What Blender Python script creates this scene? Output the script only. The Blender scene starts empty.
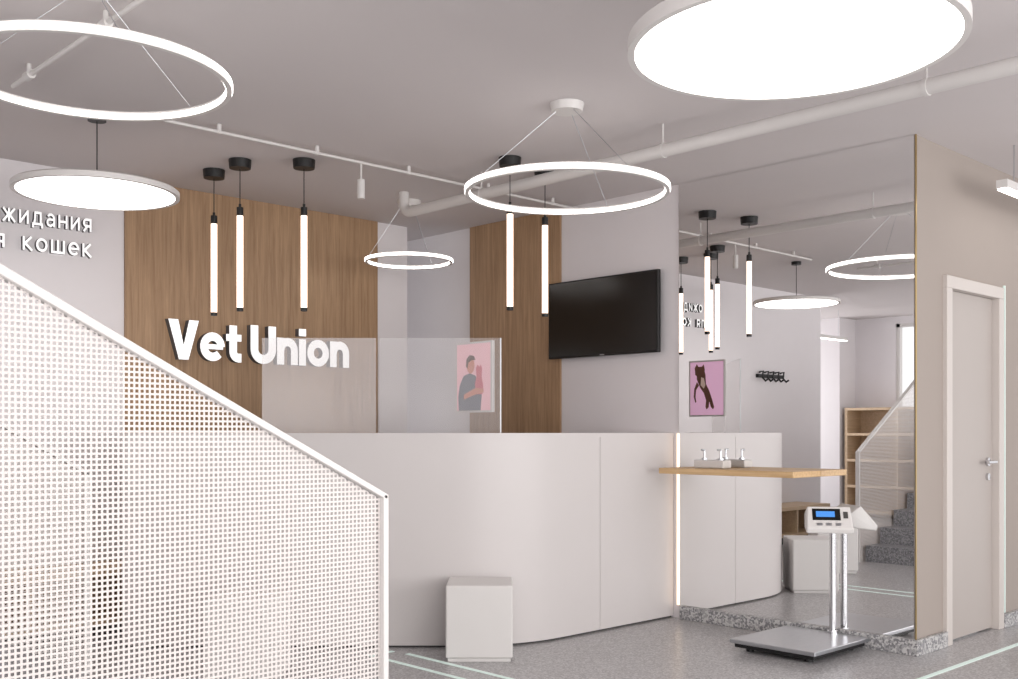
import bpy, math, bmesh
from mathutils import Vector, Matrix
COL = bpy.context.scene.collection
F=1054.0; CB=0.691; CA=0.722; H=1.2

# ---------------------------------------------------------------- materials
def srgb(r,g,b):
    f=lambda c:(c/255/12.92 if c/255<=0.04045 else ((c/255+0.055)/1.055)**2.4)
    return (f(r),f(g),f(b),1)
def base(name):
    m=bpy.data.materials.new(name); m.use_nodes=True
    nt=m.node_tree; b=nt.nodes['Principled BSDF']; return m,nt,b
def plain(name,c,rough=0.5,metal=0,noise=0.04,scale=8,emit=0):
    m,nt,b=base(name); c=srgb(*c)
    tc=nt.nodes.new('ShaderNodeTexCoord'); n=nt.nodes.new('ShaderNodeTexNoise')
    n.inputs['Scale'].default_value=scale; n.inputs['Detail'].default_value=3
    nt.links.new(tc.outputs['Object'],n.inputs['Vector'])
    r=nt.nodes.new('ShaderNodeMapRange'); r.inputs['To Min'].default_value=1-noise; r.inputs['To Max'].default_value=1+noise
    nt.links.new(n.outputs['Fac'],r.inputs['Value'])
    mx=nt.nodes.new('ShaderNodeVectorMath'); mx.operation='SCALE'; mx.inputs[0].default_value=c[:3]
    nt.links.new(r.outputs[0],mx.inputs['Scale']); nt.links.new(mx.outputs[0],b.inputs['Base Color'])
    b.inputs['Roughness'].default_value=rough; b.inputs['Metallic'].default_value=metal
    if emit:
        b.inputs['Emission Color'].default_value=c; b.inputs['Emission Strength'].default_value=emit
    return m
def emis(name,c,s):
    m,nt,b=base(name); c=srgb(*c); b.inputs['Base Color'].default_value=c
    b.inputs['Emission Color'].default_value=c; b.inputs['Emission Strength'].default_value=s
    return m
def wood(name,c1,c2,axis='Z',scale=1.0):
    m,nt,b=base(name)
    tc=nt.nodes.new('ShaderNodeTexCoord'); mp=nt.nodes.new('ShaderNodeMapping')
    s=[22*scale]*3; s['XYZ'.index(axis)]=0.9*scale; mp.inputs['Scale'].default_value=s
    nt.links.new(tc.outputs['Object'],mp.inputs['Vector'])
    n=nt.nodes.new('ShaderNodeTexNoise'); n.inputs['Scale'].default_value=2.2; n.inputs['Detail'].default_value=8; n.inputs['Roughness'].default_value=0.7
    n.inputs['Distortion'].default_value=0.5
    nt.links.new(mp.outputs[0],n.inputs['Vector'])
    r=nt.nodes.new('ShaderNodeValToRGB'); r.color_ramp.elements[0].position=0.3; r.color_ramp.elements[1].position=0.7
    r.color_ramp.elements[0].color=srgb(*c1); r.color_ramp.elements[1].color=srgb(*c2)
    nt.links.new(n.outputs['Fac'],r.inputs[0]); nt.links.new(r.outputs[0],b.inputs['Base Color'])
    b.inputs['Roughness'].default_value=0.5
    return m
def terrazzo(name,c,dark,light,scale=70,rough=0.25,amount=0.3):
    m,nt,b=base(name)
    tc=nt.nodes.new('ShaderNodeTexCoord')
    v=nt.nodes.new('ShaderNodeTexVoronoi'); v.inputs['Scale'].default_value=scale
    nt.links.new(tc.outputs['Object'],v.inputs['Vector'])
    sep=nt.nodes.new('ShaderNodeSeparateColor'); nt.links.new(v.outputs['Color'],sep.inputs[0])
    g=nt.nodes.new('ShaderNodeMath'); g.operation='LESS_THAN'; g.inputs[1].default_value=amount*0.6
    nt.links.new(sep.outputs[0],g.inputs[0])
    g2=nt.nodes.new('ShaderNodeMath'); g2.operation='GREATER_THAN'; g2.inputs[1].default_value=1-amount*0.6
    nt.links.new(sep.outputs[0],g2.inputs[0])
    m1=nt.nodes.new('ShaderNodeMix'); m1.data_type='RGBA'; m1.inputs[6].default_value=srgb(*c); m1.inputs[7].default_value=srgb(*dark)
    nt.links.new(g.outputs[0],m1.inputs[0])
    m2=nt.nodes.new('ShaderNodeMix'); m2.data_type='RGBA'; m2.inputs[7].default_value=srgb(*light)
    nt.links.new(g2.outputs[0],m2.inputs[0]); nt.links.new(m1.outputs[2],m2.inputs[6])
    nt.links.new(m2.outputs[2],b.inputs['Base Color']); b.inputs['Roughness'].default_value=rough
    return m
def perforated(name,c,pitch,half):
    m,nt,b=base(name); b.inputs['Base Color'].default_value=srgb(*c); b.inputs['Roughness'].default_value=0.45
    tc=nt.nodes.new('ShaderNodeTexCoord')
    def vm(op,a,val=None):
        n=nt.nodes.new('ShaderNodeVectorMath'); n.operation=op; nt.links.new(a,n.inputs[0])
        if val is not None:
            if op=='SCALE': n.inputs['Scale'].default_value=val
            else: n.inputs[1].default_value=val
        return n
    a=vm('SCALE',tc.outputs['Object'],1/pitch); a=vm('FRACTION',a.outputs[0]); a=vm('SUBTRACT',a.outputs[0],(.5,.5,.5))
    a=vm('ABSOLUTE',a.outputs[0])
    s=nt.nodes.new('ShaderNodeSeparateXYZ'); nt.links.new(a.outputs[0],s.inputs[0])
    mm=nt.nodes.new('ShaderNodeMath'); mm.operation='MAXIMUM'; nt.links.new(s.outputs[0],mm.inputs[0]); nt.links.new(s.outputs[2],mm.inputs[1])
    l=nt.nodes.new('ShaderNodeMath'); l.operation='LESS_THAN'; l.inputs[1].default_value=half
    nt.links.new(mm.outputs[0],l.inputs[0])
    t=nt.nodes.new('ShaderNodeBsdfTransparent'); mx=nt.nodes.new('ShaderNodeMixShader')
    nt.links.new(l.outputs[0],mx.inputs[0]); nt.links.new(b.outputs[0],mx.inputs[1]); nt.links.new(t.outputs[0],mx.inputs[2])
    nt.links.new(mx.outputs[0],nt.nodes['Material Output'].inputs['Surface'])
    return m
def sheer(name,c,fac,rough=0.1):
    m,nt,b=base(name); b.inputs['Base Color'].default_value=srgb(*c); b.inputs['Roughness'].default_value=rough
    t=nt.nodes.new('ShaderNodeBsdfTransparent'); mx=nt.nodes.new('ShaderNodeMixShader'); mx.inputs[0].default_value=fac
    nt.links.new(t.outputs[0],mx.inputs[1]); nt.links.new(b.outputs[0],mx.inputs[2])
    nt.links.new(mx.outputs[0],nt.nodes['Material Output'].inputs['Surface'])
    return m

M=dict(
 wall=plain('wall_paint',(224,220,222),0.85,noise=0.015),
 taupe=plain('taupe_paint',(160,150,143),0.85,noise=0.015),
 ceil=plain('ceiling_paint',(208,202,202),0.9,noise=0.015,scale=2),
 white=plain('white_lacquer',(214,211,209),0.4,noise=0.01),
 counter=plain('counter_laminate',(204,199,198),0.42,noise=0.012,scale=3),
 dark=plain('dark_core',(70,68,66),0.7),
 black=plain('black_metal',(14,14,15),0.45),
 screen=plain('black_screen',(4,4,5),0.2,noise=0.0),
 chrome=plain('chrome',(205,205,208),0.15,metal=1,noise=0.01),
 steel=plain('brushed_steel',(190,192,196),0.3,metal=1,noise=0.08,scale=40),
 brass=plain('brass',(196,170,120),0.3,metal=1),
 wood=wood('oak_veneer',(138,108,80),(182,150,117)),
 woodx=wood('oak_board',(184,148,104),(218,186,142),'Y'),
 woodb=wood('oak_bench',(186,160,130),(216,192,162),'X'),
 floor=terrazzo('terrazzo_floor',(166,164,165),(144,142,144),(188,187,188),120,0.28,0.5),
 terr=terrazzo('terrazzo_skirting',(158,157,158),(124,123,126),(192,191,190),90,0.35,0.6),
 terrd=terrazzo('terrazzo_steps',(136,136,140),(116,116,120),(158,158,161),90,0.4,0.6),
 perf=perforated('perforated_white_metal',(210,204,201),0.0132,0.30),
 glass=sheer('milky_glass',(236,234,236),0.24),
 glass2=sheer('clear_glass',(236,234,236),0.12),
 glassedge=plain('glass_edge',(225,228,230),0.2),
 disk=emis('diffuser_light',(255,252,248),6.0),
 led=emis('ring_led',(255,250,246),5.0),
 tube=emis('tube_light',(255,228,208),2.2),
 warm=emis('warm_led',(255,232,205),1.2),
 mint=plain('mint_inlay',(212,230,224),0.4,emit=0.2),
 grayside=plain('letter_side_grey',(92,90,92),0.6),
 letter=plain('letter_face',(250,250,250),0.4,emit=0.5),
 door=plain('door_leaf',(176,168,163),0.5,noise=0.01),
 casing=plain('door_casing',(200,193,188),0.5,noise=0.01),
 pink=plain('poster_pink',(246,196,206),0.5,noise=0.01,emit=0.1),
 lilac=plain('poster_lilac',(230,184,214),0.5,noise=0.01,emit=0.4),  # emission brightens the cat print, whose side gets little light
 skin=plain('print_skin',(222,150,130),0.6),
 jacket=plain('print_jacket',(112,118,132),0.6),
 hair=plain('print_hair',(92,62,48),0.6),
 cat=plain('print_cat',(122,84,68),0.6),
 catl=plain('print_cat_light',(214,190,176),0.6,emit=.2),
 rose=plain('print_rose',(222,116,132),0.6),
 blue=emis('display_blue',(60,120,190),0.8),
)
m,nt,b=base('mirror_glass'); b.inputs['Base Color'].default_value=(.95,.95,.95,1); b.inputs['Metallic'].default_value=1; b.inputs['Roughness'].default_value=0.0
M['mirror']=m

# ---------------------------------------------------------------- helpers
def tag(o,label=None,cat=None,kind=None,group=None):
    if label:o['label']=label
    if cat:o['category']=cat
    if kind:o['kind']=kind
    if group:o['group']=group
    return o
def root(name,loc,label,cat,kind=None,group=None,rotz=0):
    e=bpy.data.objects.new(name,None); e.empty_display_size=0.05; e.location=loc; e.rotation_euler=(0,0,rotz)
    COL.objects.link(e); return tag(e,label,cat,kind,group)
def mk(name,V,Fs,mat,par=None,local=False,smooth=False,origin=None):
    V=[Vector(v) for v in V]
    me=bpy.data.meshes.new(name); o=bpy.data.objects.new(name,me)
    if par is not None:
        off=Vector((0,0,0)) if local else par.location; o.parent=par
    else:
        if origin is None:
            xs=[v.x for v in V];ys=[v.y for v in V];zs=[v.z for v in V]
            origin=Vector(((min(xs)+max(xs))/2,(min(ys)+max(ys))/2,min(zs)))
        off=Vector(origin); o.location=off
    me.from_pydata([v-off for v in V],[],Fs); me.update()
    bm=bmesh.new(); bm.from_mesh(me); bmesh.ops.recalc_face_normals(bm,faces=bm.faces); bm.to_mesh(me); bm.free()
    mats=mat if isinstance(mat,(list,tuple)) else [mat]
    for x in mats: me.materials.append(x)
    if smooth:
        for p in me.polygons:p.use_smooth=True
        try: me.set_sharp_from_angle(angle=math.radians(40))
        except Exception: pass
    COL.objects.link(o); return o
def bev(o,w,s=2):
    md=o.modifiers.new('bevel','BEVEL'); md.width=w; md.segments=s; md.limit_method='ANGLE'; return o
def boxg(a,b):
    x0,y0,z0=a;x1,y1,z1=b
    V=[(x0,y0,z0),(x1,y0,z0),(x1,y1,z0),(x0,y1,z0),(x0,y0,z1),(x1,y0,z1),(x1,y1,z1),(x0,y1,z1)]
    return V,[(0,3,2,1),(4,5,6,7),(0,1,5,4),(1,2,6,5),(2,3,7,6),(3,0,4,7)]
def join(*gs):
    V=[];Fs=[]
    for v,f in gs:
        n=len(V);V+=list(v);Fs+=[tuple(i+n for i in q) for q in f]
    return V,Fs
def box(name,a,b,mat,par=None,bevel=0,**k):
    o=mk(name,*boxg(a,b),mat,par,**k)
    if bevel:bev(o,bevel)
    return o
def prismg(poly,z0,z1):
    n=len(poly)
    V=[(x,y,z0) for x,y in poly]+[(x,y,z1) for x,y in poly]
    return V,[tuple(range(n))[::-1],tuple(range(n,2*n))]+[(i,(i+1)%n,(i+1)%n+n,i+n) for i in range(n)]
def rodg(p0,p1,r,n=16,r2=None):
    p0=Vector(p0);p1=Vector(p1);d=(p1-p0).normalized(); r2=r if r2 is None else r2
    u=d.orthogonal().normalized();w=d.cross(u)
    V=[];
    for p,rr in((p0,r),(p1,r2)):
        for i in range(n):
            a=2*math.pi*i/n;V.append(p+u*math.cos(a)*rr+w*math.sin(a)*rr)
    return V,[tuple(range(n))[::-1],tuple(range(n,2*n))]+[(i,(i+1)%n,(i+1)%n+n,i+n) for i in range(n)]
def latheg(prof,c,n=64,closed=True):
    V=[];Fs=[];k=len(prof)
    for i in range(n):
        a=2*math.pi*i/n
        for r,z in prof:V.append((c[0]+r*math.cos(a),c[1]+r*math.sin(a),c[2]+z))
    for i in range(n):
        j=(i+1)%n
        for q in range(k if closed else k-1):
            Fs.append((i*k+q,j*k+q,j*k+(q+1)%k,i*k+(q+1)%k))
    return V,Fs
def tubepath(pts,r,n=12):
    V=[];Fs=[];P=[Vector(p) for p in pts]
    prev=None
    for i,p in enumerate(P):
        d=((P[min(i+1,len(P)-1)]-P[max(i-1,0)])).normalized()
        u=d.orthogonal().normalized() if prev is None else (prev-d*prev.dot(d)).normalized()
        prev=u;w=d.cross(u)
        for k in range(n):
            a=2*math.pi*k/n;V.append(p+u*math.cos(a)*r+w*math.sin(a)*r)
    for i in range(len(P)-1):
        for k in range(n):
            Fs.append((i*n+k,i*n+(k+1)%n,(i+1)*n+(k+1)%n,(i+1)*n+k))
    Fs.append(tuple(range(n))[::-1]);Fs.append(tuple(range((len(P)-1)*n,len(P)*n)))
    return V,Fs
def copy_thing(r,loc,label=None):
    n=r.copy(); n.location=loc; COL.objects.link(n)
    if label:n['label']=label
    for c in r.children:
        k=c.copy(); k.parent=n; COL.objects.link(k)
        for cc in c.children:
            kk=cc.copy(); kk.parent=k; COL.objects.link(kk)
    return n
def struct(o,label): return tag(o,label,None,'structure')

ZC=2.8; XE=5.5; YD=2.585; YN=6.5
# ---------------------------------------------------------------- room shell
struct(box('floor',(-3.2,-3.2,-0.1),(9,9.2,0),M['floor']),'grey terrazzo floor')
struct(box('ceiling',(-3.2,-3.2,ZC),(9,9.2,ZC+0.1),M['ceil']),'matte grey painted ceiling')
struct(box('wall_north',(-0.26,YN,0),(5.12,YN+0.12,ZC),M['wall']),'pale painted wall behind the reception')
struct(box('wall_north_recess',(4.9,7.6,0),(5.62,7.72,ZC),M['wall']),'painted end wall of the recess')
struct(box('wall_east',(XE,YD,0),(XE+0.12,7.6,ZC),M['wall']),'pale painted wall carrying the mirror and television')
V,Fc=join(boxg((XE+0.12,YD,0),(5.89,YD+0.12,ZC)),boxg((5.89,YD,2.03),(6.59,YD+0.12,ZC)),boxg((6.59,YD,0),(9,YD+0.12,ZC)),boxg((XE,YD-0.004,0),(XE+0.12,YD,ZC)))
struct(mk('wall_south_east',V,Fc,M['taupe']),'taupe painted wall with a door')
struct(box('wall_west_return',(-0.38,YN,0),(-0.26,9.1,ZC),M['wall']),'painted return wall')
V,Fc=join(boxg((-3.12,-3.2,0),(-3.0,9.1,1.5)),boxg((-3.12,-3.2,1.5),(-3,5.7,ZC)),boxg((-3.12,6.85,1.5),(-3,9.1,ZC)),boxg((-3.12,5.7,2.7),(-3,6.85,ZC)))
struct(mk('wall_west',V,Fc,M['wall']),'painted wall with a window')
struct(box('wall_far_north',(-3.12,9.1,0),(-0.26,9.2,ZC),M['wall']),'painted wall closing the side room')
w=root('window_1',(-3.06,6.28,1.5),'white framed window letting in daylight',None,'structure')
V,Fc=join(boxg((-3.1,5.7,1.5),(-3.02,6.85,1.55)),boxg((-3.1,5.7,2.65),(-3.02,6.85,2.7)),boxg((-3.1,5.7,1.5),(-3.02,5.75,2.7)),boxg((-3.1,6.8,1.5),(-3.02,6.85,2.7)),boxg((-3.1,6.25,1.5),(-3.02,6.3,2.7)))
mk('window_frame',V,Fc,M['white'],w)
struct(box('trim_1',(2.85,YN-0.02,0),(4.82,YN-0.001,ZC-0.001),M['wood']),'oak veneer wall panelling behind the lettering')
struct(box('trim_2',(XE-0.02,5.2,0),(XE-0.001,6.17,ZC-0.001),M['wood']),'oak veneer wall panelling beside the television')
struct(box('baseboard_east',(XE-0.035,YD-0.03,0),(XE-0.001,4.13,0.085),M['terr'],bevel=0.003),'terrazzo skirting under the mirror')
struct(box('baseboard_south_east',(XE-0.001,YD-0.03,0),(5.84,YD-0.005,0.085),M['terr'],bevel=0.003),'terrazzo skirting beside the door')
struct(box('baseboard_south_east_far',(6.64,YD-0.03,0),(9,YD-0.001,0.085),M['terr'],bevel=0.003),'terrazzo skirting beyond the door')
struct(box('trim_3',(XE-0.012,YD-0.010,0.085),(XE-0.002,YD-0.004,ZC-0.001),M['brass']),'slim metal corner strip at the mirror edge')
struct(box('trim_4',(6.68,YD-0.012,0.09),(6.692,YD-0.001,2.1),M['mint']),'thin mint strip beside the door casing')
# door
d=root('door_1',(6.24,YD,0),'taupe interior door in a pale casing',None,'structure')
V,Fc=join(boxg((5.84,YD-0.025,0),(5.91,YD+0.1,2.01)),boxg((6.57,YD-0.025,0),(6.64,YD+0.1,2.01)),boxg((5.84,YD-0.025,2.01),(6.64,YD+0.1,2.08)))
bev(mk('door_frame',V,Fc,M['casing'],d),0.004)
bev(box('door_leaf',(5.912,YD+0.02,0.01),(6.568,YD+0.06,2.008),M['door'],d),0.003)
V,Fc=join(rodg((6.49,YD+0.02,1.02),(6.49,YD+0.005,1.02),0.026),rodg((6.49,YD+0.01,1.02),(6.49,YD-0.035,1.02),0.009),rodg((6.495,YD-0.035,1.02),(6.37,YD-0.035,1.02),0.009))
mk('door_handle',V,Fc,M['chrome'],d,smooth=True)['label']='chrome lever handle'
mk('door_lock',*rodg((6.49,YD+0.02,0.93),(6.49,YD+0.005,0.93),0.022),M['chrome'],d,smooth=True)
# ---------------------------------------------------------------- mirror
mr=root('wall_mirror',(XE,3.38,0.086),'full-height frameless mirror beside the reception counter','mirror')
box('mirror_glass',(XE-0.012,YD+0.002,0.086),(XE-0.002,4.15,ZC-0.002),M['mirror'],mr)
box('led_strip',(XE-0.02,4.15,0.086),(XE-0.002,4.162,1.19),M['warm'],mr)['label']='warm glowing vertical edge strip'

# ---------------------------------------------------------------- reception counter
YC=4.2; CZ=1.194
dg=Vector((-0.7224,0.6914)); inn=Vector((0.6914,0.7224))
corner=Vector((4.092,YC)); ang=math.acos(0.7224); t=0.33; R=t/math.tan(ang/2)
def path(off):
    pts=[]
    cc=Vector((corner.x+t,YC+R))
    rr=R-off
    pts.append((XE-0.003,YC+off))
    n=14
    for i in range(n+1):
        a=-math.pi/2-ang*i/n
        pts.append((cc.x+rr*math.cos(a),cc.y+rr*math.sin(a)))
    e=corner+dg*((Vector((2.5,5.7))-corner).dot(dg))+inn*off
    pts.append((e.x,e.y))
    return pts
def resample(P,s):
    acc=0
    for a,b_ in zip(P[:-1],P[1:]):
        a=Vector(a);b_=Vector(b_);L=(b_-a).length
        if acc+L>=s: return a+(b_-a)*((s-acc)/L)
        acc+=L
    return Vector(P[-1])
def plen(P): return sum((Vector(b_)-Vector(a)).length for a,b_ in zip(P[:-1],P[1:]))
def strip(o0,o1,f0,f1,n=48):
    P0=path(o0);P1=path(o1);L0=plen(P0);L1=plen(P1)
    A=[resample(P0,L0*(f0+(f1-f0)*i/n)) for i in range(n+1)]
    B=[resample(P1,L1*(f0+(f1-f0)*i/n)) for i in range(n+1)]
    return [(p.x,p.y) for p in A]+[(p.x,p.y) for p in B[::-1]]
rc=root('reception_counter',(4.0,4.6,0),'long white curved reception counter standing against the mirror','reception counter')
def rib_geo(o0,o1,f0,f1,z0,z1,n=48):
    P=strip(o0,o1,f0,f1,n)
    V=[(x,y,z0) for x,y in P]+[(x,y,z1) for x,y in P]; N=len(P); Fs=[]
    for i in range(n):
        a,b2,c2,d2=i,i+1,N-2-i,N-1-i
        Fs.append((a,d2,c2,b2)); Fs.append((a+N,b2+N,c2+N,d2+N))
    for i in range(N): Fs.append((i,(i+1)%N,(i+1)%N+N,i+N))
    return V,Fs
mk('counter_body',*rib_geo(0.02,0.42,0.0,1.0,0.0,1.17),M['dark'],rc,smooth=True)
seams=[0.0,0.202,1.0]
for a,b2 in zip(seams[:-1],seams[1:]):
    mk('front_panel',*rib_geo(0.0,0.019,a+0.0005,b2-0.0005,0.012,1.17),M['counter'],rc,smooth=True)
mk('countertop',*rib_geo(-0.002,0.45,0,1,1.17,CZ),M['counter'],rc,smooth=True)
e0=Vector(path(0)[-1]);e1=Vector(path(0.42)[-1])
mk('end_panel',*prismg([(e0.x,e0.y),(e0.x+dg.x*0.02,e0.y+dg.y*0.02),(e1.x+dg.x*0.02,e1.y+dg.y*0.02),(e1.x,e1.y)],0.0,1.17),M['counter'],rc)

def cam2w(px,d): l=(px-509)/F*d; return Vector((CB*d+CA*l,CA*d-CB*l))
def zof(v,d): return H+(432-v)/F*d
GZ=zof(338,6.2)
gs=root('glass_screen',(3.9,4.95,CZ),'milky glass protective screen standing on the counter','glass screen')
for xa,xb,mt in((262,376,'glass'),(379,500,'glass2')):
    p=cam2w(xa,6.2);q=cam2w(xb,6.2);nn=inn*0.008
    g=mk('glass_panel',*prismg([tuple(p),tuple(q),tuple(q+nn),tuple(p+nn)],CZ+0.001,GZ),M[mt],gs)
q=cam2w(500,6.2)
mk('edge_strip',*prismg([tuple(q),tuple(q+Vector((.006,-.005))),tuple(q+Vector((.012,.003))),tuple(q+nn)],CZ+0.001,GZ),M['glassedge'],gs)

# ---------------------------------------------------------------- posters
def flat(name,pts,y0,z0,x,mat,par):
    V=[(x,y0-u,z0+v) for u,v in pts]
    return mk(name,V,[tuple(range(len(pts)))],mat,par)
def ell(cx,cy,rx,ry,n=20,rot=0):
    o=[]
    for i in range(n):
        a=2*math.pi*i/n; x=rx*math.cos(a);y=ry*math.sin(a)
        o.append((cx+x*math.cos(rot)-y*math.sin(rot),cy+x*math.sin(rot)+y*math.cos(rot)))
    return o
PX=4.285; PY=4.95; PZ=CZ+0.125; PW=0.33; PH=0.43
ps=root('poster_person',(PX,PY-PW/2,PZ),'pink framed poster of a person in grey jacket holding a pet','poster')
box('poster_frame',(PX-0.004,PY-PW,PZ),(PX+0.003,PY,PZ+PH),M['white'],ps)
flat('poster_print',[(0.012,0.012),(PW-.012,0.012),(PW-.012,PH-.012),(.012,PH-.012)],PY,PZ,PX-0.0045,M['pink'],ps)
fx=PX-0.0055
flat('printed_torso',[(.03,.012),(.025,.10),(.04,.17),(.075,.225),(.13,.24),(.18,.225),(.225,.18),(.24,.10),(.23,.012)],PY,PZ,fx,M['jacket'],ps)
flat('printed_head',ell(.14,.285,.036,.048),PY,PZ,fx-.0005,M['skin'],ps)
flat('printed_hair',[(.098,.28),(.102,.325),(.13,.35),(.17,.345),(.185,.32),(.15,.318),(.12,.305),(.112,.27)],PY,PZ,fx-.001,M['hair'],ps)
flat('printed_pet',[(.19,.11),(.18,.17),(.195,.22),(.19,.27),(.205,.29),(.22,.275),(.235,.29),(.245,.26),(.24,.22),(.255,.16),(.25,.11)],PY,PZ,fx-.0015,M['rose'],ps)
flat('printed_arm',[(.08,.08),(.08,.11),(.19,.15),(.26,.14),(.26,.12),(.19,.11)],PY,PZ,fx-.002,M['skin'],ps)
CX=PX+0.012; PYc=4.95; PZc=PZ
pc=root('poster_cat',(CX,PYc-PW/2,PZc),'lilac poster of a brown cat reaching down','poster')
box('poster_frame',(CX-0.003,PYc-PW,PZc),(CX+0.004,PYc,PZc+PH),M['white'],pc)
CXf=CX+0.0045
q_=.89
flat('poster_print',[(0.012,0.012),(PW-.012,0.012),(PW-.012,PH-.012),(.012,PH-.012)],PYc,PZc,CXf,M['lilac'],pc)
sc_=lambda P:[(a,b*q_) for a,b in P]
flat('printed_cat_body',sc_([(.07,.40),(.10,.42),(.14,.41),(.155,.36),(.16,.28),(.19,.22),(.215,.15),(.235,.08),(.225,.06),(.205,.08),(.19,.13),(.185,.08),(.165,.06),(.155,.08),(.16,.14),(.14,.2),(.105,.25),(.075,.32)]),PYc,PZc,CXf+.001,M['cat'],pc)
flat('printed_cat_chest',sc_([(.11,.27),(.14,.24),(.155,.27),(.14,.33),(.115,.34)]),PYc,PZc,CXf+.0015,M['catl'],pc)
flat('printed_cat_head',sc_([(.06,.36),(.055,.42),(.075,.455),(.09,.43),(.12,.43),(.14,.45),(.15,.40),(.14,.36),(.10,.335)]),PYc,PZc,CXf+.002,M['cat'],pc)
flat('printed_cat_tail',sc_([(.075,.30),(.05,.24),(.045,.17),(.06,.12),(.07,.125),(.062,.17),(.068,.23),(.095,.27)]),PYc,PZc,CXf+.0012,M['cat'],pc)

# ---------------------------------------------------------------- television
tv=root('television',(5.42,4.75,1.718),'black wall-mounted flat television switched off','television')
bev(box('tv_body',(5.425,4.27,1.72),(5.455,5.26,2.26),M['black'],tv),0.005)
box('tv_screen',(5.4225,4.28,1.735),(5.4255,5.25,2.25),M['screen'],tv)
box('tv_logo',(5.4215,4.73,1.724),(5.4225,4.77,1.73),M['steel'],tv)
box('wall_bracket',(5.455,4.6,1.85),(5.499,4.9,2.1),M['black'],tv)

# ---------------------------------------------------------------- lettering (letters drawn stroke by stroke)
def arc(cx,cy,rx,ry,a0,a1,n=24):
    return [(cx+rx*math.cos(math.radians(a0+(a1-a0)*i/n)),cy+ry*math.sin(math.radians(a0+(a1-a0)*i/n))) for i in range(n+1)]
def ribbon2(pts,w,closed=False):
    P=[Vector(p) for p in pts]; n=len(P); L=[];Rr=[]
    for i in range(n):
        if closed: a=P[(i-1)%n];c=P[(i+1)%n]
        else: a=P[max(i-1,0)];c=P[min(i+1,n-1)]
        d0=(P[i]-a); d1=(c-P[i])
        if d0.length<1e-6:d0=d1.copy()
        if d1.length<1e-6:d1=d0.copy()
        d0.normalize();d1.normalize(); t_=(d0+d1).normalized(); nr=Vector((-t_.y,t_.x))
        k=w/2/max(0.5,abs(nr.dot(Vector((-d0.y,d0.x)))))
        L.append(P[i]+nr*k);Rr.append(P[i]-nr*k)
    return L,Rr
def stroke_geo(pts,w,closed,y0,y1,fx_,fz_):
    L,Rr=ribbon2(pts,w,closed); n=len(L); V=[]
    for yy in(y0,y1):
        for p in L+Rr: V.append((fx_(p.x),yy,fz_(p.y)))
    o=2*n; Fs=[]
    m_=n if closed else n-1
    for i in range(m_):
        j=(i+1)%n
        Fs+= [(i,j,n+j,n+i),(o+i,o+n+i,o+n+j,o+j),(i,o+i,o+j,j),(n+i,n+j,o+n+j,o+n+i)]
    if not closed: Fs+=[(0,n,o+n,o),(n-1,o+n-1,o+2*n-1,2*n-1)]
    return V,Fs
def poly_geo(pts,y0,y1,fx_,fz_):
    n=len(pts); V=[(fx_(x),y0,fz_(y)) for x,y in pts]+[(fx_(x),y1,fz_(y)) for x,y in pts]
    return V,[tuple(range(n)),tuple(range(n,2*n))[::-1]]+[(i,i+n,(i+1)%n+n,(i+1)%n) for i in range(n)]
BOLD={
 'V':(.86,[('p',[(0,1),(.275,1),(.43,.36),(.585,1),(.86,1),(.565,0),(.295,0)])]),
 'e':(.73,[('s',arc(.365,.365,.255,.26,0,318),.215),('s',[(.14,.365),(.67,.365)],.13)]),
 't':(.47,[('s',[(.21,.95),(.21,.30)]+arc(.37,.27,.16,.16,180,270,8)+[(.46,.11)],.23),('s',[(0,.63),(.46,.63)],.18)]),
 ' ':(.20,[]),
 'U':(.80,[('s',[(.12,1),(.12,.39)]+arc(.40,.37,.28,.26,180,360,20)+[(.68,.39),(.68,1)],.24)]),
 'n':(.68,[('s',[(.115,0),(.115,.72)],.23),('s',[(.115,.36)]+arc(.345,.395,.22,.22,160,0,14)+[(.565,.38),(.565,0)],.225)]),
 'i':(.24,[('s',[(.12,0),(.12,.72)],.23),('s',[(.12,.80),(.12,1.0)],.24)]),
 'o':(.75,[('c',arc(.375,.365,.26,.26,0,352.5,47),.22)]),
}
w_=.18
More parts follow.
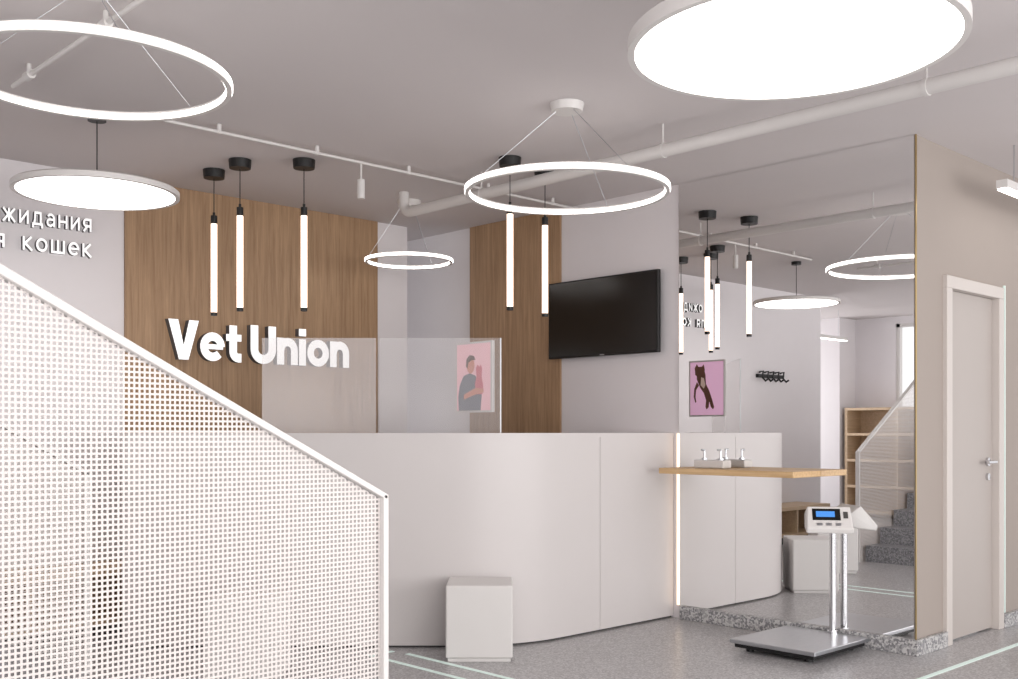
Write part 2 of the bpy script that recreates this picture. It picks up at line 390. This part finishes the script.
THIN={
 'о':(1.0,[('c',arc(.5,.5,.415,.415,0,352.5,47),w_)]),
 'ж':(1.25,[('s',[(.625,0),(.625,1)],w_),('s',[(.08,1),(.56,.5),(.05,0)],w_),('s',[(1.17,1),(.69,.5),(1.2,0)],w_)]),
 'и':(.9,[('s',[(.085,0),(.085,1)],w_),('s',[(.815,0),(.815,1)],w_),('s',[(.1,.1),(.8,.9)],w_)]),
 'д':(1.05,[('s',[(.30,.92),(.27,.4),(.18,.1)],w_),('s',[(.22,.915),(.90,.915)],w_),('s',[(.83,.95),(.83,.05)],w_),('s',[(0.0,.085),(1.05,.085)],w_),('s',[(.08,.1),(.08,-.2)],w_),('s',[(.97,.1),(.97,-.2)],w_)]),
 'а':(.85,[('s',[(.76,0),(.76,.6)]+arc(.44,.6,.32,.32,0,150,16),w_),('s',[(.76,.55),(.4,.55)]+arc(.35,.32,.26,.235,90,270,14)+[(.45,.085),(.74,.25)],w_*.92)]),
 'н':(.9,[('s',[(.085,0),(.085,1)],w_),('s',[(.815,0),(.815,1)],w_),('s',[(.1,.5),(.8,.5)],w_)]),
 'я':(.88,[('s',[(.79,0),(.79,1)],w_),('s',[(.79,.915),(.36,.915)]+arc(.34,.67,.24,.245,90,270,14)+[(.79,.425)],w_),('s',[(.45,.42),(.08,0)],w_)]),
 'л':(.9,[('s',[(.02,.06),(.12,.1),(.2,.4),(.24,.93)],w_),('s',[(.18,.915),(.88,.915)],w_),('s',[(.81,.95),(.81,0)],w_)]),
 'к':(.85,[('s',[(.085,0),(.085,1)],w_),('s',[(.76,1),(.2,.5),(.82,0)],w_)]),
 'ш':(1.25,[('s',[(.085,1),(.085,0)],w_),('s',[(.625,1),(.625,0)],w_),('s',[(1.165,1),(1.165,0)],w_),('s',[(.02,.085),(1.23,.085)],w_)]),
 'е':(.98,[('s',arc(.5,.5,.415,.415,0,318),w_),('s',[(.1,.5),(.99,.5)],w_*.85)]),
 ' ':(.9,[]),
}
def lettering(body,font,gap,name,width,height,depth,x_right,y_front,z_base,label):
    tot=sum(font[c][0] for c in body)+gap*(len(body)-1)
    s=width/tot; x=x_right-width
    rt=root(name,(x_right-width/2,y_front+depth,z_base),label,'sign')
    for c in body:
        wd,items=font[c]
        gs_=[]
        for k,it in enumerate(items):
            fx_=lambda u:x+u*s; fz_=lambda v:z_base+v*height
            yf=y_front+k*0.0003
            if it[0]=='p': gs_.append(poly_geo(it[1],yf,y_front+depth,fx_,fz_))
            else: gs_.append(stroke_geo(it[1],it[2],it[0]=='c',yf,y_front+depth,fx_,fz_))
        if gs_:
            V,Fs=join(*gs_)
            ob=mk('letter',V,Fs,[M['letter'],M['grayside']],rt)
            for p in ob.data.polygons: p.material_index=0 if abs(p.normal.y)>0.7 else 1
        x+=(wd+gap)*s
lettering('Vet Union',BOLD,.035,'lettering_sign',1.41,0.26,0.05,4.52,6.425,1.672,'thick white raised lettering on the oak panelling')
lettering('ожидания',THIN,.34,'wall_lettering',0.60,0.080,0.03,2.63,6.466,2.43,'white raised lettering on the pale wall')
lettering('для кошек',THIN,.34,'wall_lettering',0.735,0.080,0.03,2.63,6.466,2.275,'white raised lettering below the other line')

# ---------------------------------------------------------------- shelf, holder
SZ=0.978
sh=root('wall_shelf',(5.34,3.65,SZ-0.04),'slim light oak shelf fixed to the mirror','shelf')
bev(box('shelf_board',(5.19,3.14,SZ-0.035),(XE-0.013,4.08,SZ),M['woodx'],sh),0.003)
box('shelf_bracket',(5.3,3.6,SZ-0.042),(XE-0.013,3.63,SZ-0.0355),M['steel'],sh)
ch=root('sanitizer_holder',(5.34,3.8,SZ),'white tray with two small chrome dispensers on the shelf','dispenser holder')
bev(box('tray',(5.33,3.70,SZ+0.001),(5.42,3.92,SZ+0.05),M['white'],ch),0.008)
for y in(3.75,3.87):
    V,Fc=join(rodg((5.375,y,SZ+0.05),(5.375,y,SZ+0.062),0.018),rodg((5.375,y,SZ+0.06),(5.375,y,SZ+0.115),0.006),rodg((5.38,y,SZ+0.112),(5.345,y,SZ+0.112),0.006))
    mk('pump_nozzle',V,Fc,M['steel'],ch,smooth=True)

# ---------------------------------------------------------------- pet scale
sc=root('pet_scale',(5.16,3.07,0),'steel veterinary floor scale with a display on a pole','scale')
bev(box('weighing_platform',(4.87,2.82,0.045),(5.45,3.34,0.068),M['steel'],sc),0.004)
bev(box('platform_base',(4.89,2.84,0.022),(5.43,3.32,0.044),M['black'],sc),0.002)
for x in(4.95,5.37):
    for y in(2.90,3.26):
        mk('foot',*rodg((x,y,0.0),(x,y,0.024),0.022),M['black'],sc,smooth=True)
V,Fc=join(rodg((5.425,3.03,0.06),(5.425,3.03,0.66),0.019),rodg((5.425,3.03,0.066),(5.425,3.03,0.082),0.03))
mk('pole',V,Fc,M['chrome'],sc,smooth=True)
hw=0.125
prof2=[(-0.09,0.0),(0.05,0.02),(0.07,0.10),(0.0,0.145),(-0.1,0.03)]
n=5;V=[]
for s in(-1,1):
    for a,z in prof2:V.append((s*hw*(1 if z<0.11 else 0.92),a,z))
Fs=[tuple(range(n)),tuple(range(n,2*n))[::-1]]+[(i,i+n,(i+1)%n+n,(i+1)%n) for i in range(n)]
hd=mk('display_head',V,Fs,M['white'],sc,local=True); bev(hd,0.008,3)
hd.location=(5.36-5.16,3.02-3.07,0.64); hd.rotation_euler=(0,0,-math.radians(55))
def slopept(u,w,o=0.002):
    a=-0.1+0.1*w; z=0.03+0.115*w
    return (u,a-.75*o,z+.66*o)
def sl(name,u0,u1,w0,w1,mat,o):
    return mk(name,[slopept(u0,w0,o),slopept(u1,w0,o),slopept(u1,w1,o),slopept(u0,w1,o)],[(0,1,2,3)],mat,hd,local=True)
sl('display_screen',-.09,.06,.36,.88,M['screen'],.002)
sl('display_readout',-.07,.03,.5,.76,M['blue'],.003)
for i in range(3): sl('button',-.07+.05*i,-.04+.05*i,.12,.24,M['steel'],.002)
sl('button',.075,.1,.45,.75,M['dark'],.002)

# ---------------------------------------------------------------- stools
st=root('cube_stool',(0,0,0),'white cube pouf in front of the counter','stool',group='white cube stools')
st.rotation_euler=(0,0,-math.atan2(CB,CA))
bev(mk('seat_cushion',*boxg((-.175,-.17,.02),(.175,.17,.40)),M['white'],st,local=True),0.01,3)
bev(mk('base_plinth',*boxg((-.165,-.16,0),(.165,.16,.02)),M['white'],st,local=True),0.004)
p=cam2w(480,5.66); st.location=(p.x,p.y,0)
p=cam2w(249,5.2); s2=copy_thing(st,(p.x,p.y,0),'white cube pouf behind the perforated railing')

# ---------------------------------------------------------------- stairs + railings
XS=1.87; SL=0.54; rz=0.15; rx=rz/SL
sr=root('staircase',(1.0,3.63,0),'grey terrazzo steps between perforated railings','staircase')
for i in range(8):
    x1=XS-0.03-i*rx; x0=x1-rx if i<7 else x1-1.3
    box('step',(x0,2.53,i*rz),(x1,4.77,(i+1)*rz),M['terrd'],sr)
    if i>0: box('step_support',(x0,2.53,0),(x1,4.77,i*rz),M['white'],sr)
def railing(y,slope,xs,label,xl):
    r=root('stair_railing',(xs,y,0),label,'railing',group='stair railings')
    zt=lambda x:1.0+slope*(xs-x)
    P=[(xs,0),(xs,1.0),(xl,zt(xl)),(xl,0)]
    mk('perforated_panel',[(x,y,z) for x,z in P],[(0,1,2,3)],M['perf'],r)
    def prism(P,n,y0,y1,b=0.003):
        k=len(P);V=[(x,y0,z) for x,z in P]+[(x,y1,z) for x,z in P]
        return bev(mk(n,V,[tuple(range(k)),tuple(range(k,2*k))[::-1]]+[(i,(i+1)%k,(i+1)%k+k,i+k) for i in range(k)],M['white'],r),b)
    prism([(xs+0.005,1.0),(xs+0.005,1.018),(xl,zt(xl)+0.02),(xl,zt(xl)-0.012)],'handrail',y-0.02,y+0.02)
    prism([(xs-0.010,0),(xs+0.008,0),(xs+0.008,1.018),(xs-0.010,1.018)],'end_post',y-0.02,y+0.02)
railing(2.49,0.52,XS,'white perforated metal stair railing with sloping top rail',-0.2)
railing(4.80,0.6,1.93,'white perforated metal stair railing by the lettered wall',-0.2)

# ---------------------------------------------------------------- bench, cabinet, hooks
bn=root('storage_bench',(1.5,6.25,0),'low light oak bench with open compartments by the wall','bench')
V,Fc=join(boxg((.2,6.05,.36),(2.8,6.47,.40)),boxg((.2,6.05,.08),(2.8,6.47,.11)),*[boxg((x,6.06,.11),(x+.03,6.46,.36)) for x in(.2,.85,1.5,2.1,2.77)])
mk('bench_body',V,Fc,M['woodb'],bn)
box('back_board',(.23,6.45,.11),(2.77,6.469,.36),M['woodb'],bn)
box('plinth',(.25,6.1,0),(2.75,6.46,.08),M['dark'],bn)
sf=root('shelving_unit',(-2.8,6.7,0),'light oak shelving unit under the window','shelving unit')
V,Fc=join(boxg((-3,5.9,0),(-2.6,5.94,1.54)),boxg((-3,7.36,0),(-2.6,7.4,1.54)),boxg((-3,6.63,0),(-2.61,6.66,1.5)),boxg((-3,5.9,0),(-2.98,7.4,1.54)))
mk('side_panels',V,Fc,M['woodb'],sf)
for z in(.08,.43,.79,1.15,1.5): box('shelf_board',(-2.98,5.94,z),(-2.6,7.36,z+.035),M['woodb'],sf)
struct(box('trim_5',(-3,7.45,0),(-2.55,8.15,ZC-0.001),M['wall']),'painted column')
hk=root('coat_rack',(.82,6.49,1.8),'black wall rail with coat hooks','coat rack')
box('rail',(.50,6.47,1.80),(1.0,6.498,1.84),M['black'],hk)
for i in range(5):
    x=.54+.105*i
    mk('hook',*tubepath([(x,6.48,1.86),(x,6.43,1.87),(x,6.44,1.80),(x,6.40,1.76),(x,6.37,1.78)],0.011,8),M['black'],hk,smooth=True)

# ---------------------------------------------------------------- floor line inlay
V,Fc=join(boxg((3.53,2.30,0),(3.56,4.5,0.002)),boxg((3.56,2.30,0),(8.9,2.33,0.002)))
tag(mk('floor_line',V,Fc,M['mint']),'pale mint guide line inlaid in the floor','floor line')
V,Fc=join(boxg((3.36,2.0,0),(3.39,4.62,0.002)),boxg((3.39,4.59,0),(3.53,4.62,0.002)))
tag(mk('floor_line',V,Fc,M['mint']),'pale mint guide line inlaid beside the counter','floor line')

# ---------------------------------------------------------------- lights
def ring(px,d,r,z,ncab,label,name='ring_pendant_lamp',hh=0.033,wd=.022):
    c=cam2w(px,d); rt=root(name,(c.x,c.y,z),label,'pendant lamp')
    mk('ring_body',*latheg([(r-wd,hh/2),(r-wd,-hh/2),(r-.003,-hh/2),(r-.003,hh/2)],(c.x,c.y,z),96),M['white'],rt,smooth=True)
    mk('led_strip',*latheg([(r-.004,hh*.3),(r-.004,-hh*.3),(r,-hh*.3),(r,hh*.3)],(c.x,c.y,z),96),M['led'],rt,smooth=True)
    mk('led_strip',*latheg([(r-wd-.003,hh*.2),(r-wd-.003,-hh*.4),(r-wd,-hh*.4),(r-wd,hh*.2)],(c.x,c.y,z),96),M['led'],rt,smooth=True)
    mk('canopy',*join(rodg((c.x,c.y,ZC-.04),(c.x,c.y,ZC-.001),.075,32,.085)),M['white'],rt,smooth=True)
    for i in range(ncab):
        a=2*math.pi*i/ncab+0.3
        mk('cable',*rodg((c.x+.05*math.cos(a),c.y+.05*math.sin(a),ZC-.035),(c.x+(r-.014)*math.cos(a),c.y+(r-.014)*math.sin(a),z+hh/2),.0016,6),M['steel'],rt)
    return rt
ring(92,3.75,.485,2.462,3,'large white glowing ring lamp above the stairs')
ring(567,5.14,.50,2.375,3,'white glowing ring lamp hung in front of the television')
ring(409,7.3,.305,2.385,3,'small white glowing ring lamp behind the counter',hh=.028)
def disk(px,d,r,z,th,label,cm,ncab=1,rim=.022):
    c=cam2w(px,d); rt=root('disk_pendant_lamp',(c.x,c.y,z),label,'pendant lamp')
    mk('lamp_housing',*latheg([(0.001,th),(r-.01,th),(r,th-.008),(r,-.004),(r-rim,-.004),(r-rim,.004),(0.001,.004)],(c.x,c.y,z),96,False),M['white'],rt,smooth=True)
    mk('diffuser',*latheg([(0.001,.003),(0.001,-.001),(r-rim-.001,-.001),(r-rim-.001,.003)],(c.x,c.y,z),96),M['disk'],rt,smooth=True)
    mk('canopy',*rodg((c.x,c.y,ZC-.03),(c.x,c.y,ZC-.001),.045,24),cm,rt,smooth=True)
    if ncab==1: mk('cable',*rodg((c.x,c.y,z+th),(c.x,c.y,ZC-.03),.003,6),M['black'],rt)
    else:
        for i in range(3):
            a=2*math.pi*i/3
            mk('cable',*rodg((c.x+.03*math.cos(a),c.y+.03*math.sin(a),ZC-.03),(c.x+r*.8*math.cos(a),c.y+r*.8*math.sin(a),z+th),.0025,6),M['steel'],rt)
disk(97,5.33,.40,2.405,.03,'white glowing disk lamp on a black cable',M['black'])
disk(793,3.40,.53,2.437,.05,'large white glowing disk lamp near the ceiling',M['white'],3,rim=.022)
tp=root('tube_pendant_lamp',(0,0,1.91),'slim glowing tube lamp with black cap and canopy','pendant lamp',group='tube pendant lamps above the counter')
mk('light_tube',*rodg((0,0,.02),(0,0,.56),.0185,20),M['tube'],tp,local=True,smooth=True)
mk('top_cap',*join(rodg((0,0,.56),(0,0,.61),.0195,20),rodg((0,0,.61),(0,0,.63),.008,12)),M['black'],tp,local=True,smooth=True)
mk('end_cap',*rodg((0,0,0),(0,0,.02),.0195,20),M['black'],tp,local=True,smooth=True)
mk('cable',*rodg((0,0,.63),(0,0,ZC-1.91-.05),.003,6),M['black'],tp,local=True)
mk('canopy',*rodg((0,0,ZC-1.91-.052),(0,0,ZC-1.91-.001),.062,28,.066),M['black'],tp,local=True,smooth=True)
first=True
for px,d_ in((214,6.44),(240,6.2),(304,6.2),(510,6.15),(545,6.49)):
    c=cam2w(px,d_)
    if first: tp.location=(c.x,c.y,1.91); first=False
    else: copy_thing(tp,(c.x,c.y,1.91))
pp=[(4.36,-2.5,2.66),(4.36,5.5,2.66)]
for i in range(1,7):
    a=math.pi/2*i/6; pp.append((4.36,5.5+.07*math.sin(a),2.66+.07*(1-math.cos(a))))
pp.append((4.36,5.57,ZC-.001))
pr=root('ceiling_pipe',(4.36,2,2.6),'white round pipe running under the ceiling','pipe')
mk('pipe_body',*tubepath(pp,.034,20),M['white'],pr,smooth=True)
for y in(.5,2.0,3.4,4.8):
    mk('pipe_clamp',*join(rodg((4.36,y-.01,2.66),(4.36,y+.01,2.66),.038,20),rodg((4.36,y,2.69),(4.36,y,ZC-.001),.005,8)),M['white'],pr,smooth=True)
tk=root('ceiling_track',(3.9,5.0,2.74),'thin white conduit with small spot fittings','lighting track')
mk('track_rail',*rodg((2.4,5.0,2.76),(5.49,5.0,2.76),.009,10),M['white'],tk,smooth=True)
for x in(2.7,3.3,3.95,4.6,5.2): mk('ceiling_clip',*rodg((x,5.0,2.75),(x,5.0,ZC-.001),.012,10),M['white'],tk,smooth=True)
mk('spot_fitting',*join(rodg((3.6,5.0,2.55),(3.6,5.0,2.66),.022,16),rodg((3.6,5.0,2.66),(3.6,5.0,2.75),.006,8)),M['white'],tk,smooth=True)
tk2=root('ceiling_track',(1.66,4,2.74),'white conduit with joints above the ring lamp','lighting track')
mk('track_rail',*rodg((1.66,-1.0,2.75),(1.66,4.95,2.75),.011,10),M['white'],tk2,smooth=True)
for y in(2.3,3.05,3.95,4.75): mk('joint',*join(rodg((1.66,y-.03,2.75),(1.66,y+.03,2.75),.02,14),rodg((1.66,y,2.75),(1.66,y,ZC-.001),.01,10)),M['white'],tk2,smooth=True)
ll=root('linear_lamp',(6.4,2.3,2.53),'white linear lamp hung near the door wall','linear lamp')
box('lamp_body',(5.93,2.27,2.535),(7.2,2.33,2.58),M['white'],ll)
box('diffuser',(5.94,2.275,2.525),(7.19,2.325,2.535),M['led'],ll)
for x in(6.1,7.0): mk('cable',*rodg((x,2.3,2.58),(x,2.3,ZC-.001),.003,6),M['steel'],ll)
l2=root('linear_lamp',(-.6,6.9,2.4),'white linear lamp in the side room','linear lamp')
box('lamp_body',(-1.9,6.97,2.41),(-.6,7.03,2.45),M['white'],l2)
box('diffuser',(-1.89,6.975,2.40),(-.61,7.025,2.41),M['led'],l2)
for x in(-1.7,-.8): mk('cable',*rodg((x,7,2.45),(x,7,ZC-.001),.003,6),M['steel'],l2)

def area(loc,rot,sx,sy,p,c=(1,1,1)):
    l=bpy.data.lights.new('area_light','AREA'); l.shape='RECTANGLE'; l.size=sx; l.size_y=sy; l.energy=p; l.color=c
    o=bpy.data.objects.new('area_light',l); o.location=loc; o.rotation_euler=rot; COL.objects.link(o); return o
area((2.5,-2.9,1.3),(math.radians(113),0,0),9,2.2,300,(1,.98,.965))  # added fill behind the camera, tilted up to brighten the ceiling
area((-2.9,1.0,1.5),(math.radians(104),0,math.radians(-90)),6,2.2,140,(1,.98,.965))
area((-1.7,8.9,1.5),(math.radians(-90),0,0),2.2,2.0,55)
W=bpy.data.worlds.new('World'); bpy.context.scene.world=W; W.use_nodes=True
W.node_tree.nodes['Background'].inputs[0].default_value=(.98,.97,.98,1); W.node_tree.nodes['Background'].inputs[1].default_value=1.2

cam=bpy.data.cameras.new('camera'); co=bpy.data.objects.new('camera',cam); COL.objects.link(co)
co.location=(0,0,H); co.rotation_euler=(math.radians(90),0,-math.atan2(CB,CA))
cam.sensor_width=36; cam.lens=36*F/1018; cam.shift_y=92.5/1018; cam.clip_start=0.05
bpy.context.scene.camera=co
bpy.context.scene.view_settings.view_transform='Standard'
